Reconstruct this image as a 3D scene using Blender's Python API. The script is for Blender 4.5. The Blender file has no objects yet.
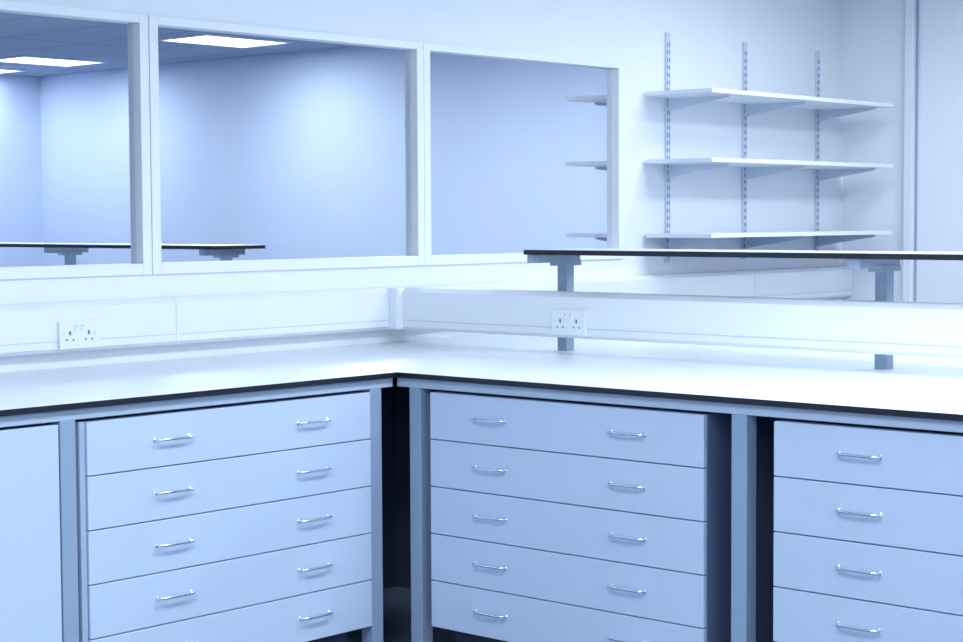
import bpy, bmesh
from math import *
from mathutils import Matrix, Vector

# ------------------------------------------------------------ materials
def mat(name, col, rough=.5, metal=0.0, noise=0.0, nscale=6.0, bump=0.0, spec=.5, coat=0.0):
    m=bpy.data.materials.new(name); m.use_nodes=True
    nt=m.node_tree; b=nt.nodes['Principled BSDF']
    b.inputs['Base Color'].default_value=(*col,1)
    b.inputs['Roughness'].default_value=rough
    b.inputs['Metallic'].default_value=metal
    b.inputs['Specular IOR Level'].default_value=spec
    b.inputs['Coat Weight'].default_value=coat
    tc=nt.nodes.new('ShaderNodeTexCoord')
    n=nt.nodes.new('ShaderNodeTexNoise'); n.inputs['Scale'].default_value=nscale
    n.inputs['Detail'].default_value=4
    nt.links.new(tc.outputs['Object'],n.inputs['Vector'])
    r=nt.nodes.new('ShaderNodeValToRGB')
    a=1-noise
    r.color_ramp.elements[0].color=(col[0]*a,col[1]*a,col[2]*a,1)
    r.color_ramp.elements[1].color=(*col,1)
    r.color_ramp.elements[0].position=.3; r.color_ramp.elements[1].position=.7
    nt.links.new(n.outputs['Fac'],r.inputs['Fac'])
    nt.links.new(r.outputs['Color'],b.inputs['Base Color'])
    if bump>0:
        bp=nt.nodes.new('ShaderNodeBump'); bp.inputs['Strength'].default_value=bump
        bp.inputs['Distance'].default_value=.001
        n2=nt.nodes.new('ShaderNodeTexNoise'); n2.inputs['Scale'].default_value=250
        nt.links.new(tc.outputs['Object'],n2.inputs['Vector'])
        nt.links.new(n2.outputs['Fac'],bp.inputs['Height'])
        nt.links.new(bp.outputs['Normal'],b.inputs['Normal'])
    return m
M={}
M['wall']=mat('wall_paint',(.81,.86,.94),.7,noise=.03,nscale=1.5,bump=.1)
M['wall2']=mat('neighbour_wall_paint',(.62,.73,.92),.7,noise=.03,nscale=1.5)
M['frame']=mat('window_frame_white',(.82,.87,.93),.4,noise=.02)
M['plastic']=mat('white_upvc',(.79,.85,.92),.35,noise=.02)
M['shelf']=mat('white_melamine',(.80,.86,.94),.4,noise=.02)
M['upright']=mat('upright_grey_white',(.56,.65,.79),.4,noise=.02)
M['top']=mat('worktop_laminate_white',(.79,.86,.92),.3,noise=.02,nscale=3)
M['edge']=mat('worktop_black_core',(.006,.009,.018),.35)
M['drawer']=mat('drawer_front_blue_grey',(.52,.64,.82),.45,noise=.03,nscale=2)
M['carcass']=mat('carcass_blue_grey',(.36,.46,.62),.5,noise=.03)
M['gap_shade']=mat('carcass_side_shade_blue',(.12,.18,.31),.5,noise=.03)  # carcass colour darkened, so the shade in the gaps is painted in
M['steel']=mat('painted_steel_grey',(.28,.38,.53),.45,noise=.03)
M['rail']=mat('painted_rail_grey',(.43,.54,.68),.45,noise=.03)
M['chrome']=mat('chrome',(.88,.91,.96),.10,metal=1)
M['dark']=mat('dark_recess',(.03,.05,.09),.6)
M['red']=mat('red_marker',(.5,.08,.08),.5)
M['floor']=mat('blue_vinyl_floor',(.10,.17,.28),.35,noise=.35,nscale=60)
M['slot']=mat('upright_slot_shadow',(.12,.17,.30),.6)

def tile_mat(name,col,line):
    m=bpy.data.materials.new(name); m.use_nodes=True; nt=m.node_tree
    b=nt.nodes['Principled BSDF']; b.inputs['Roughness'].default_value=.8
    tc=nt.nodes.new('ShaderNodeTexCoord'); br=nt.nodes.new('ShaderNodeTexBrick')
    br.offset=0; br.inputs['Scale'].default_value=1
    br.inputs['Brick Width'].default_value=.6; br.inputs['Row Height'].default_value=.6
    br.inputs['Mortar Size'].default_value=.012; br.inputs['Mortar Smooth'].default_value=.1
    br.inputs['Color1'].default_value=(*col,1); br.inputs['Color2'].default_value=(*[c*.97 for c in col],1)
    br.inputs['Mortar'].default_value=(*line,1)
    nt.links.new(tc.outputs['Object'],br.inputs['Vector'])
    nt.links.new(br.outputs['Color'],b.inputs['Base Color'])
    return m
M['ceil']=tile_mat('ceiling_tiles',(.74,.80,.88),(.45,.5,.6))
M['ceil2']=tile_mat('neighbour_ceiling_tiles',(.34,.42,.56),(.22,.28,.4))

def glass():
    m=bpy.data.materials.new('window_glass'); m.use_nodes=True; nt=m.node_tree
    nt.nodes.remove(nt.nodes['Principled BSDF']); out=nt.nodes['Material Output']
    t=nt.nodes.new('ShaderNodeBsdfTransparent'); t.inputs[0].default_value=(.93,.95,.98,1)
    g=nt.nodes.new('ShaderNodeBsdfGlossy'); g.inputs['Roughness'].default_value=.0
    f=nt.nodes.new('ShaderNodeFresnel')
    ge=nt.nodes.new('ShaderNodeNewGeometry'); ma=nt.nodes.new('ShaderNodeMath'); ma.operation='MULTIPLY_ADD'
    ma.inputs[1].default_value=-(1.5-1/1.5); ma.inputs[2].default_value=1.5
    nt.links.new(ge.outputs['Backfacing'],ma.inputs[0]); nt.links.new(ma.outputs[0],f.inputs[0])
    mx=nt.nodes.new('ShaderNodeMixShader')
    nt.links.new(f.outputs[0],mx.inputs[0]); nt.links.new(t.outputs[0],mx.inputs[1]); nt.links.new(g.outputs[0],mx.inputs[2])
    nt.links.new(mx.outputs[0],out.inputs['Surface'])
    return m
M['glass']=glass()
def emit(name,col,s):
    m=bpy.data.materials.new(name); m.use_nodes=True; nt=m.node_tree
    b=nt.nodes['Principled BSDF']; b.inputs['Base Color'].default_value=(.8,.8,.8,1)
    b.inputs['Emission Color'].default_value=(*col,1); b.inputs['Emission Strength'].default_value=s
    return m
M['lamp']=emit('light_diffuser',(.92,.96,1),4.0)

# ------------------------------------------------------------ mesh builder
class B:
    def __init__(s,name,bevel=0.0):
        s.name=name; s.bm=bmesh.new(); s.mats=[]; s.bevel=bevel
    def mi(s,m):
        if m not in s.mats: s.mats.append(m)
        return s.mats.index(m)
    def box(s,x0,x1,y0,y1,z0,z1,m):
        k=s.mi(m); bm=s.bm
        x0,x1=min(x0,x1),max(x0,x1); y0,y1=min(y0,y1),max(y0,y1)
        v=[bm.verts.new((x,y,z)) for z in(z0,z1) for y in(y0,y1) for x in(x0,x1)]
        for q in((0,2,3,1),(4,5,7,6),(0,1,5,4),(2,6,7,3),(0,4,6,2),(1,3,7,5)):
            bm.faces.new([v[i] for i in q]).material_index=k
    def prism(s,pts,vec,m,smooth=False):
        k=s.mi(m); bm=s.bm; vec=Vector(vec)
        a=[bm.verts.new(p) for p in pts]; b=[bm.verts.new(Vector(p)+vec) for p in pts]
        fs=[bm.faces.new(a[::-1]),bm.faces.new(b)]
        n=len(a)
        for i in range(n): fs.append(bm.faces.new((a[i],a[(i+1)%n],b[(i+1)%n],b[i])))
        for f in fs: f.material_index=k
    def tube(s,path,r,m,seg=10):
        k=s.mi(m); bm=s.bm; path=[Vector(p) for p in path]; rings=[]
        n=len(path)
        for i,p in enumerate(path):
            t=(path[min(i+1,n-1)]-path[max(i-1,0)]).normalized()
            ref=Vector((0,0,1)) if abs(t.z)<.9 else Vector((1,0,0))
            a=t.cross(ref).normalized(); b=a.cross(t).normalized()
            rr=r[i] if isinstance(r,(list,tuple)) else r
            rings.append([bm.verts.new(p+rr*(cos(2*pi*j/seg)*a+sin(2*pi*j/seg)*b)) for j in range(seg)])
        for i in range(n-1):
            for j in range(seg):
                f=bm.faces.new((rings[i][j],rings[i][(j+1)%seg],rings[i+1][(j+1)%seg],rings[i+1][j]))
                f.material_index=k; f.smooth=True
        bm.faces.new(rings[0][::-1]).material_index=k
        bm.faces.new(rings[-1]).material_index=k
    def done(s):
        bmesh.ops.recalc_face_normals(s.bm,faces=s.bm.faces)
        if 'glass' in s.mats:
            k=s.mats.index('glass')
            for f in s.bm.faces:
                if f.material_index==k:
                    f.normal_update()
                    if f.normal.y>0: f.normal_flip()
        xs=[v.co.x for v in s.bm.verts]; ys=[v.co.y for v in s.bm.verts]; zs=[v.co.z for v in s.bm.verts]
        c=Vector(((min(xs)+max(xs))/2,(min(ys)+max(ys))/2,min(zs)))
        if s.name in('ceiling','floor') or s.name.startswith('wall_'): c=Vector((0,0,0))
        for v in s.bm.verts: v.co-=c
        me=bpy.data.meshes.new(s.name); s.bm.to_mesh(me); s.bm.free()
        for m in s.mats: me.materials.append(M[m])
        o=bpy.data.objects.new(s.name,me); o.location=c
        bpy.context.collection.objects.link(o)
        if s.bevel:
            md=o.modifiers.new('bevel','BEVEL'); md.width=s.bevel; md.segments=2
            md.limit_method='ANGLE'; md.angle_limit=radians(50)
        return o

# ------------------------------------------------------------ room shell
XL,XR=-6.5,4.26; YF,YW=-6.0,.95; YB=1.0; H=2.6
NX0,NX1,NY1=-3.5,5.08,9.27
b=B('floor'); b.box(XL-.1,NX1+.1,YF-.1,NY1+.1,-.1,0,'floor'); b.done()
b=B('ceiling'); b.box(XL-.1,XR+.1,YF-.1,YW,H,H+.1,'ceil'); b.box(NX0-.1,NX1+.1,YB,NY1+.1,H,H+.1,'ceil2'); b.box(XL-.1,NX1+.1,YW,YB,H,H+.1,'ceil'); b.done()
fw_=.036
WINS=[(-1.49,-.242),(-.166,1.078),(1.152,2.350)]
FZ0,FZ1=1.190,2.052
b=B('wall_back')
b.box(XL,NX1,YW,YB,0,FZ0,'wall'); b.box(XL,NX1,YW,YB,FZ1,H,'wall')
edges=[XL]+[e for w in WINS for e in(w[0]-fw_,w[1]+fw_)]+[NX1]
for i in range(0,len(edges),2): b.box(edges[i],edges[i+1],YW,YB,FZ0,FZ1,'wall')
b.done()
b=B('wall_right'); b.box(XR,XR+.1,YF,YW,0,H,'wall'); b.done()
b=B('wall_left'); b.box(XL-.1,XL,YF,YB,0,H,'wall'); b.done()
b=B('wall_front'); b.box(XL-.1,XR+.1,YF-.1,YF,0,H,'wall'); b.done()
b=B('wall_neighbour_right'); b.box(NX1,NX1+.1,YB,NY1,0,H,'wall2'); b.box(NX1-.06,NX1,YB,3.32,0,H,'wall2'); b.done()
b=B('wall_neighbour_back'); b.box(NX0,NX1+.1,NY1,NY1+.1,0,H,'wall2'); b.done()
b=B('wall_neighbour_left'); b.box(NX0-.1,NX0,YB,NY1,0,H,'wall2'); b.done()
b=B('trim_1',.003); b.box(XR-.045,XR,.530,.575,0,H,'plastic'); b.box(XR-.012,XR,.520,.530,0,H,'steel');b.done()

for i,(a,c) in enumerate(WINS):
    b=B('window_%d'%(i+1),.002)
    y0,y1=YW-.010,YB+.008
    z0,z1=FZ0+.038,FZ1-.029
    b.box(a-fw_,a,y0,y1,FZ0,FZ1,'frame'); b.box(c,c+fw_,y0,y1,FZ0,FZ1,'frame')
    b.box(a,c,y0,y1,FZ0,z0,'frame'); b.box(a,c,y0,y1,z1,FZ1,'frame')
    k=b.mi('glass'); yg=YB-.022
    f=b.bm.faces.new([b.bm.verts.new(p) for p in((a,yg,z0),(c,yg,z0),(c,yg,z1),(a,yg,z1))]); f.material_index=k
    b.done()

# ------------------------------------------------------------ worktop (L bench)
LX0=-3.1; PY0=-3.3; PX1=1.86; ZT=.90; TT=.017; YE=YW-.002
b=B('laboratory_bench_worktop',.0012)
poly=[(LX0,0),(0,0),(0,PY0),(PX1,PY0),(PX1,YE),(LX0,YE)]
b.prism([(x,y,ZT-TT) for x,y in poly],(0,0,TT-.0008),'edge')
b.prism([(x,y,ZT-.0008) for x,y in poly],(0,0,.0008),'top')
b.done()
S=.048
b=B('bench_support_frame',.002)
zr0,zr1=.853,ZT-TT
def rail(x0,x1,y0,y1,m='rail'): b.box(x0,x1,y0,y1,zr0,zr1,m)
rail(LX0,.0,.018,.018+S); rail(.018,.018+S,PY0+.02,.018)
rail(LX0,0,YW-.1,YW-.05); rail(PX1-.07,PX1-.02,PY0+.02,YW-.06); rail(.93,.98,PY0+.02,.8)
for x in(-1.225,-.098,-2.35):
    b.box(x,x+S,.018,.018+S,0,zr0,'steel'); b.box(x,x+S,YW-.1,YW-.05,0,zr0,'steel')
    rail(x,x+S,.018+S,YW-.1); b.box(x-.005,x+S+.005,.013,.023+S,0,.012,'steel')
for y in(-.035-S,-1.222-S,-2.42-S):
    b.box(.018,.018+S,y,y+S,0,zr0,'steel'); b.box(PX1-.07,PX1-.02,y,y+S,0,zr0,'steel')
    b.box(.93,.98,y,y+S,0,zr0,'steel')
    rail(.018+S,.93,y,y+S); rail(.98,PX1-.07,y,y+S)
b.box(LX0,.62,.62,.64,.05,zr0,'gap_shade'); b.box(.62,.64,PY0+.05,.64,.05,zr0,'gap_shade')  # dark sheets added under the bench, standing in for the shade there
b.done()

# ------------------------------------------------------------ drawer cabinets
def handle(b,org,ax,out,L=.118,proj=.022):
    o=Vector(org); ax=Vector(ax); out=Vector(out); P=[]
    N=26; q=2/4.6
    for i in range(N+1):
        t=pi*i/N; c=-cos(t); s=sin(t)
        P.append(o+ax*(copysign(abs(c)**q,c)*L/2)+out*(proj*max(s,0)**q))
    b.tube(P,.0042,'chrome')
    for s in(-1,1):
        p=o+ax*(s*L/2); b.tube([p,p+out*.003],.0065,'chrome',12)
def cabinet(name,u0,u1,axis,handles,ndr=5,door=False,depth=.55):
    b=B(name,.0015)
    z0,z1=.12,.845; f=.016; th=.02
    def bx(a0,a1,d0,d1,zz0,zz1,m):
        if axis=='x': b.box(a0,a1,d0,d1,zz0,zz1,m)
        else: b.box(d0,d1,a0,a1,zz0,zz1,m)
    c0,c1=u0,u1
    bx(c0,c1,f+th,f+th+depth,z0,z1,'gap_shade')
    if axis=='x': bx(u0,u0+.018,f+.004,f+th,z0,z1,'carcass'); u0+=.022
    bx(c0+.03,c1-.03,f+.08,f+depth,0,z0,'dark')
    g=.0032; h=(z1-z0)/ndr
    bx(u0+.002,u1-.002,f+th-.004,f+th,z0,z1,'gap_shade')
    if door:
        mid=(u0+u1)/2
        bx(u0,mid-g/2,f,f+th-.004,z0,z1,'drawer'); bx(mid+g/2,u1,f,f+th-.004,z0,z1,'drawer')
        for s in(-1,1):
            handle(b,(mid+s*.05,f,.72) if axis=='x' else (f,mid+s*.05,.72),(0,0,1),(0,-1,0) if axis=='x' else(-1,0,0))
    else:
        for i in range(ndr):
            bx(u0,u1,f,f+th-.004,z0+i*h+g/2,z0+(i+1)*h-g/2,'drawer')
            for hc in handles:
                zc=z0+(i+.5)*h+.004
                if axis=='x': handle(b,(hc,f,zc),(1,0,0),(0,-1,0))
                else: handle(b,(f,hc,zc),(0,1,0),(-1,0,0))
    return b.done()
cabinet('drawer_cabinet',-1.165,-.10,'x',(-.862,-.34))
cabinet('drawer_cabinet',-1.135,-.125,'y',(-.370,-.880))
cabinet('drawer_cabinet',-2.37,-1.355,'y',(-1.607,-2.12))
cabinet('cupboard_cabinet',-2.29,-1.232,'x',(),door=True)
cabinet('drawer_cabinet',-3.28,-2.50,'y',(-2.7,-3.1))

# ------------------------------------------------------------ service trunking
TZ0,TZ1=.955,1.113
def prof(d,w):
    c=.012
    return [(0,TZ0),(d-c,TZ0),(d,TZ0+c),(d,TZ1-c*1.3),(d-c*1.3,TZ1),(0,TZ1)]
YT=.887
def walltrunk(name,xa,xb,joints):
    b=B(name,.0015); P=prof(YE-YT,0)
    b.prism([(xa,YE-d,z) for d,z in P],(xb-xa,0,0),'plastic')
    for x in joints: b.prism([(x-.006,YE-d-.003*(d>0),z) for d,z in P],(.012,0,0),'plastic')
    b.box(xa,xb,YT-.0015,YT,TZ0+.034,TZ0+.037,'upright')
    b.done()
walltrunk('cable_trunking',LX0,.861,(-.145,))
walltrunk('cable_trunking',1.061,XR-.002,(3.35,))
b=B('bench_spine_trunking',.0015)
XT=.893; PX=1.0
Q=[(d,z) for d,z in prof(PX-XT,0)]
b.prism([(PX-d,PY0+.1,z) for d,z in Q],(0,.844-PY0-.1,0),'plastic')
b.box(XT-.0015,XT,PY0+.1,.835,TZ0+.034,TZ0+.037,'upright')
for y in(-1.9,): b.prism([(PX-d-.003*(d>0),y-.006,z) for d,z in Q],(0,.012,0),'plastic')
b.done()
b=B('trunking_corner_joint',.006); b.box(.862,1.06,.845,YE,TZ0,TZ1,'plastic'); b.done()

def socket(name,face,u,z):
    b=B(name,.0012)
    pl=YT-.0016 if face=='y' else XT-.0016
    def bx(u0,u1,d0,d1,z0,z1,m):
        if face=='y': b.box(u+u0,u+u1,pl-d1,pl-d0,z+z0,z+z1,m)
        else: b.box(pl-d1,pl-d0,u-u1,u-u0,z+z0,z+z1,m)
    bx(-.074,.074,0,.010,-.044,.044,'plastic')
    for s in(-1,1):
        c=s*.036
        bx(c-.004,c+.004,.0095,.0105,-.001,.012,'slot')
        bx(c-.016,c-.009,.0095,.0105,-.019,-.013,'slot')
        bx(c+.009,c+.016,.0095,.0105,-.019,-.013,'slot')
        q=s*.012
        bx(q-.006,q+.006,.0095,.014,.012,.032,'shelf')
        bx(q-.003,q+.003,.0135,.0145,.026,.029,'red')
    for s in(-1,1): bx(s*.060-.003,s*.060+.003,.0095,.0106,.001,.007,'upright')
    b.done()
socket('double_power_socket','y',-.548,1.01)
socket('double_power_socket','x',.035,1.01)

# ------------------------------------------------------------ reagent shelf
def reagent(name,x0,x1,y0,y1,zt,legs,xl):
    b=B(name,.001)
    b.box(x0,x1,y0,y1,zt-.018,zt-.001,'edge'); b.box(x0+.001,x1-.001,y0+.001,y1-.001,zt-.001,zt,'top')
    s=.021
    for y in legs:
        b.box(xl-s,xl+s,y-s,y+s,ZT,zt-.05,'steel')
        b.box(x0+.015,x1-.04,y-s,y+s,zt-.047,zt-.018,'steel')
        b.box(xl-.06,xl+.06,y-s-.002,y+s+.002,zt-.06,zt-.04,'steel')
    b.done()
reagent('reagent_shelf',.82,1.12,-2.75,.185,1.263,(.160,-1.11,-2.4),1.022)

# ------------------------------------------------------------ wall shelving
def shelving(name,x0,x1,yw,sgn,ups,zs,dep,ztop,zbot):
    b=B(name,.001)
    Y=lambda d: yw+sgn*(d+.0005)
    for x in ups:
        b.box(x-.014,x+.014,Y(0),Y(.012),zbot,ztop,'upright')
        z=zbot+.02
        while z<ztop-.03:
            for q in(-.0065,.0065): b.box(x+q-.003,x+q+.003,Y(.0118),Y(.0124),z,z+.018,'slot')
            z+=.034
        for zz in zs:
            zb=zz-.018
            pts=[(x-.002,Y(.010),zb),(x-.002,Y(dep-.03),zb),(x-.002,Y(dep-.03),zb-.012),(x-.002,Y(.05),zb-.055),(x-.002,Y(.010),zb-.062)]
            b.prism(pts,(.004,0,0),'upright')
            b.box(x-.009,x+.009,Y(.012),Y(dep-.03),zb-.004,zb,'shelf')
    for zz in zs: b.box(x0,x1,Y(.014),Y(dep),zz-.018,zz,'shelf')
    b.done()
shelving('shelving_unit',2.54,4.12,YW,-1,(2.715,3.34,4.0),(1.93,1.63,1.30),.37,2.205,1.17)
shelving('shelving_unit',2.54,4.12,YB,1,(2.73,3.35,4.01),(1.93,1.63,1.30),.40,2.21,1.17)

# ------------------------------------------------------------ neighbour room bench
b=B('island_bench',.002)
NXa,NXb,NYa,NYb=.62,2.35,2.45,6.3
b.box(NXa,NXb,NYa,NYb,ZT-TT,ZT-.001,'edge'); b.box(NXa+.001,NXb-.001,NYa+.001,NYb-.001,ZT-.001,ZT,'top')
for y in(2.5,3.7,4.9,6.2):
    for x in(NXa+.03,NXb-.08): b.box(x,x+.05,y,y+.05,0,ZT-TT,'steel')
b.box(NXa+.04,NXb-.04,2.6,6.15,.12,.84,'carcass'); b.box(NXa+.02,NXb-.02,NYa+.04,NYb-.04,.85,ZT-TT,'rail')
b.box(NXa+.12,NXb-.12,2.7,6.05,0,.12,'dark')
b.done()
reagent('reagent_shelf',1.40,1.70,2.54,5.5,1.252,(2.66,3.90,5.14),1.56)
b=B('laboratory_tap')
tx,ty=1.24,4.18
b.tube([(tx,ty,ZT),(tx,ty,1.14)]+[(tx,ty-.05+.05*cos(a),1.14+.05*sin(a)) for a in[i*pi/10 for i in range(1,11)]]+[(tx,ty-.1,1.10)],.011,'chrome')
b.tube([(tx,ty,ZT),(tx,ty,ZT+.03)],.03,'chrome',16)
b.tube([(tx,ty-.02,1.02),(tx,ty+.06,1.02)],.012,'chrome')
b.done()

# ------------------------------------------------------------ lights
def area(name,loc,sx,sy,p,col=(.87,.94,1)):
    l=bpy.data.lights.new(name,'AREA'); l.shape='RECTANGLE'; l.size=sx; l.size_y=sy; l.energy=p; l.color=col
    o=bpy.data.objects.new(name,l); o.location=loc; bpy.context.collection.objects.link(o)
def panel(x0,x1,y0,y1,p):
    b=B('ceiling_light_panel',.002)
    t=.02
    b.box(x0-t,x0,y0-t,y1+t,H-.012,H,'frame'); b.box(x1,x1+t,y0-t,y1+t,H-.012,H,'frame')
    b.box(x0,x1,y0-t,y0,H-.012,H,'frame'); b.box(x0,x1,y1,y1+t,H-.012,H,'frame')
    b.box(x0,x1,y0,y1,H-.006,H,'lamp'); b.done()
    area('lamp_light',((x0+x1)/2,(y0+y1)/2,H-.02),x1-x0,y1-y0,p)
for x in(-5,-2.4,.2): panel(x-.6,x+.6,-4.9,-4.3,46)
for x,p in((-5,42),(-2.4,45),(.2,32),(2.8,42)): panel(x-.6,x+.6,-2.0,-1.4,p)
panel(2.0,3.2,-.75,-.15,17)  # extra unseen panel, added to brighten the shelf wall and right wall
for(x,y,p)in((4.15,5.72,20),(4.2,7.9,16),(4.2,9.0,9),(.8,5.72,36),(.8,8.0,34),(3.4,3.4,50),(1.4,2.9,38)): panel(x-.36,x+.36,y-.24,y+.24,p)  # includes an unseen panel added to brighten the wall behind the third window

w=bpy.data.worlds.new('World'); bpy.context.scene.world=w; w.use_nodes=True
w.node_tree.nodes['Background'].inputs[0].default_value=(.6,.75,1,1); w.node_tree.nodes['Background'].inputs[1].default_value=.3

# ------------------------------------------------------------ camera
f=1797.3;yaw,pit,rol=[radians(a) for a in(41.871,3.291,-.291)]
F=Vector((cos(yaw),sin(yaw),0));R=Vector((sin(yaw),-cos(yaw),0));U=Vector((0,0,1))
fw=cos(pit)*F-sin(pit)*U; up=sin(pit)*F+cos(pit)*U
r=cos(rol)*R+sin(rol)*up; u=-sin(rol)*R+cos(rol)*up
cd=bpy.data.cameras.new('camera'); cam=bpy.data.objects.new('camera',cd); bpy.context.collection.objects.link(cam)
cd.sensor_width=36; cd.lens=f/963*36; cd.clip_start=.05
cam.matrix_world=Matrix(((r.x,u.x,-fw.x,-3.946),(r.y,u.y,-fw.y,-3.889),(r.z,u.z,-fw.z,1.3747),(0,0,0,1)))
sc=bpy.context.scene; sc.camera=cam
sc.view_settings.view_transform='Standard'; sc.view_settings.look='None'; sc.view_settings.exposure=0
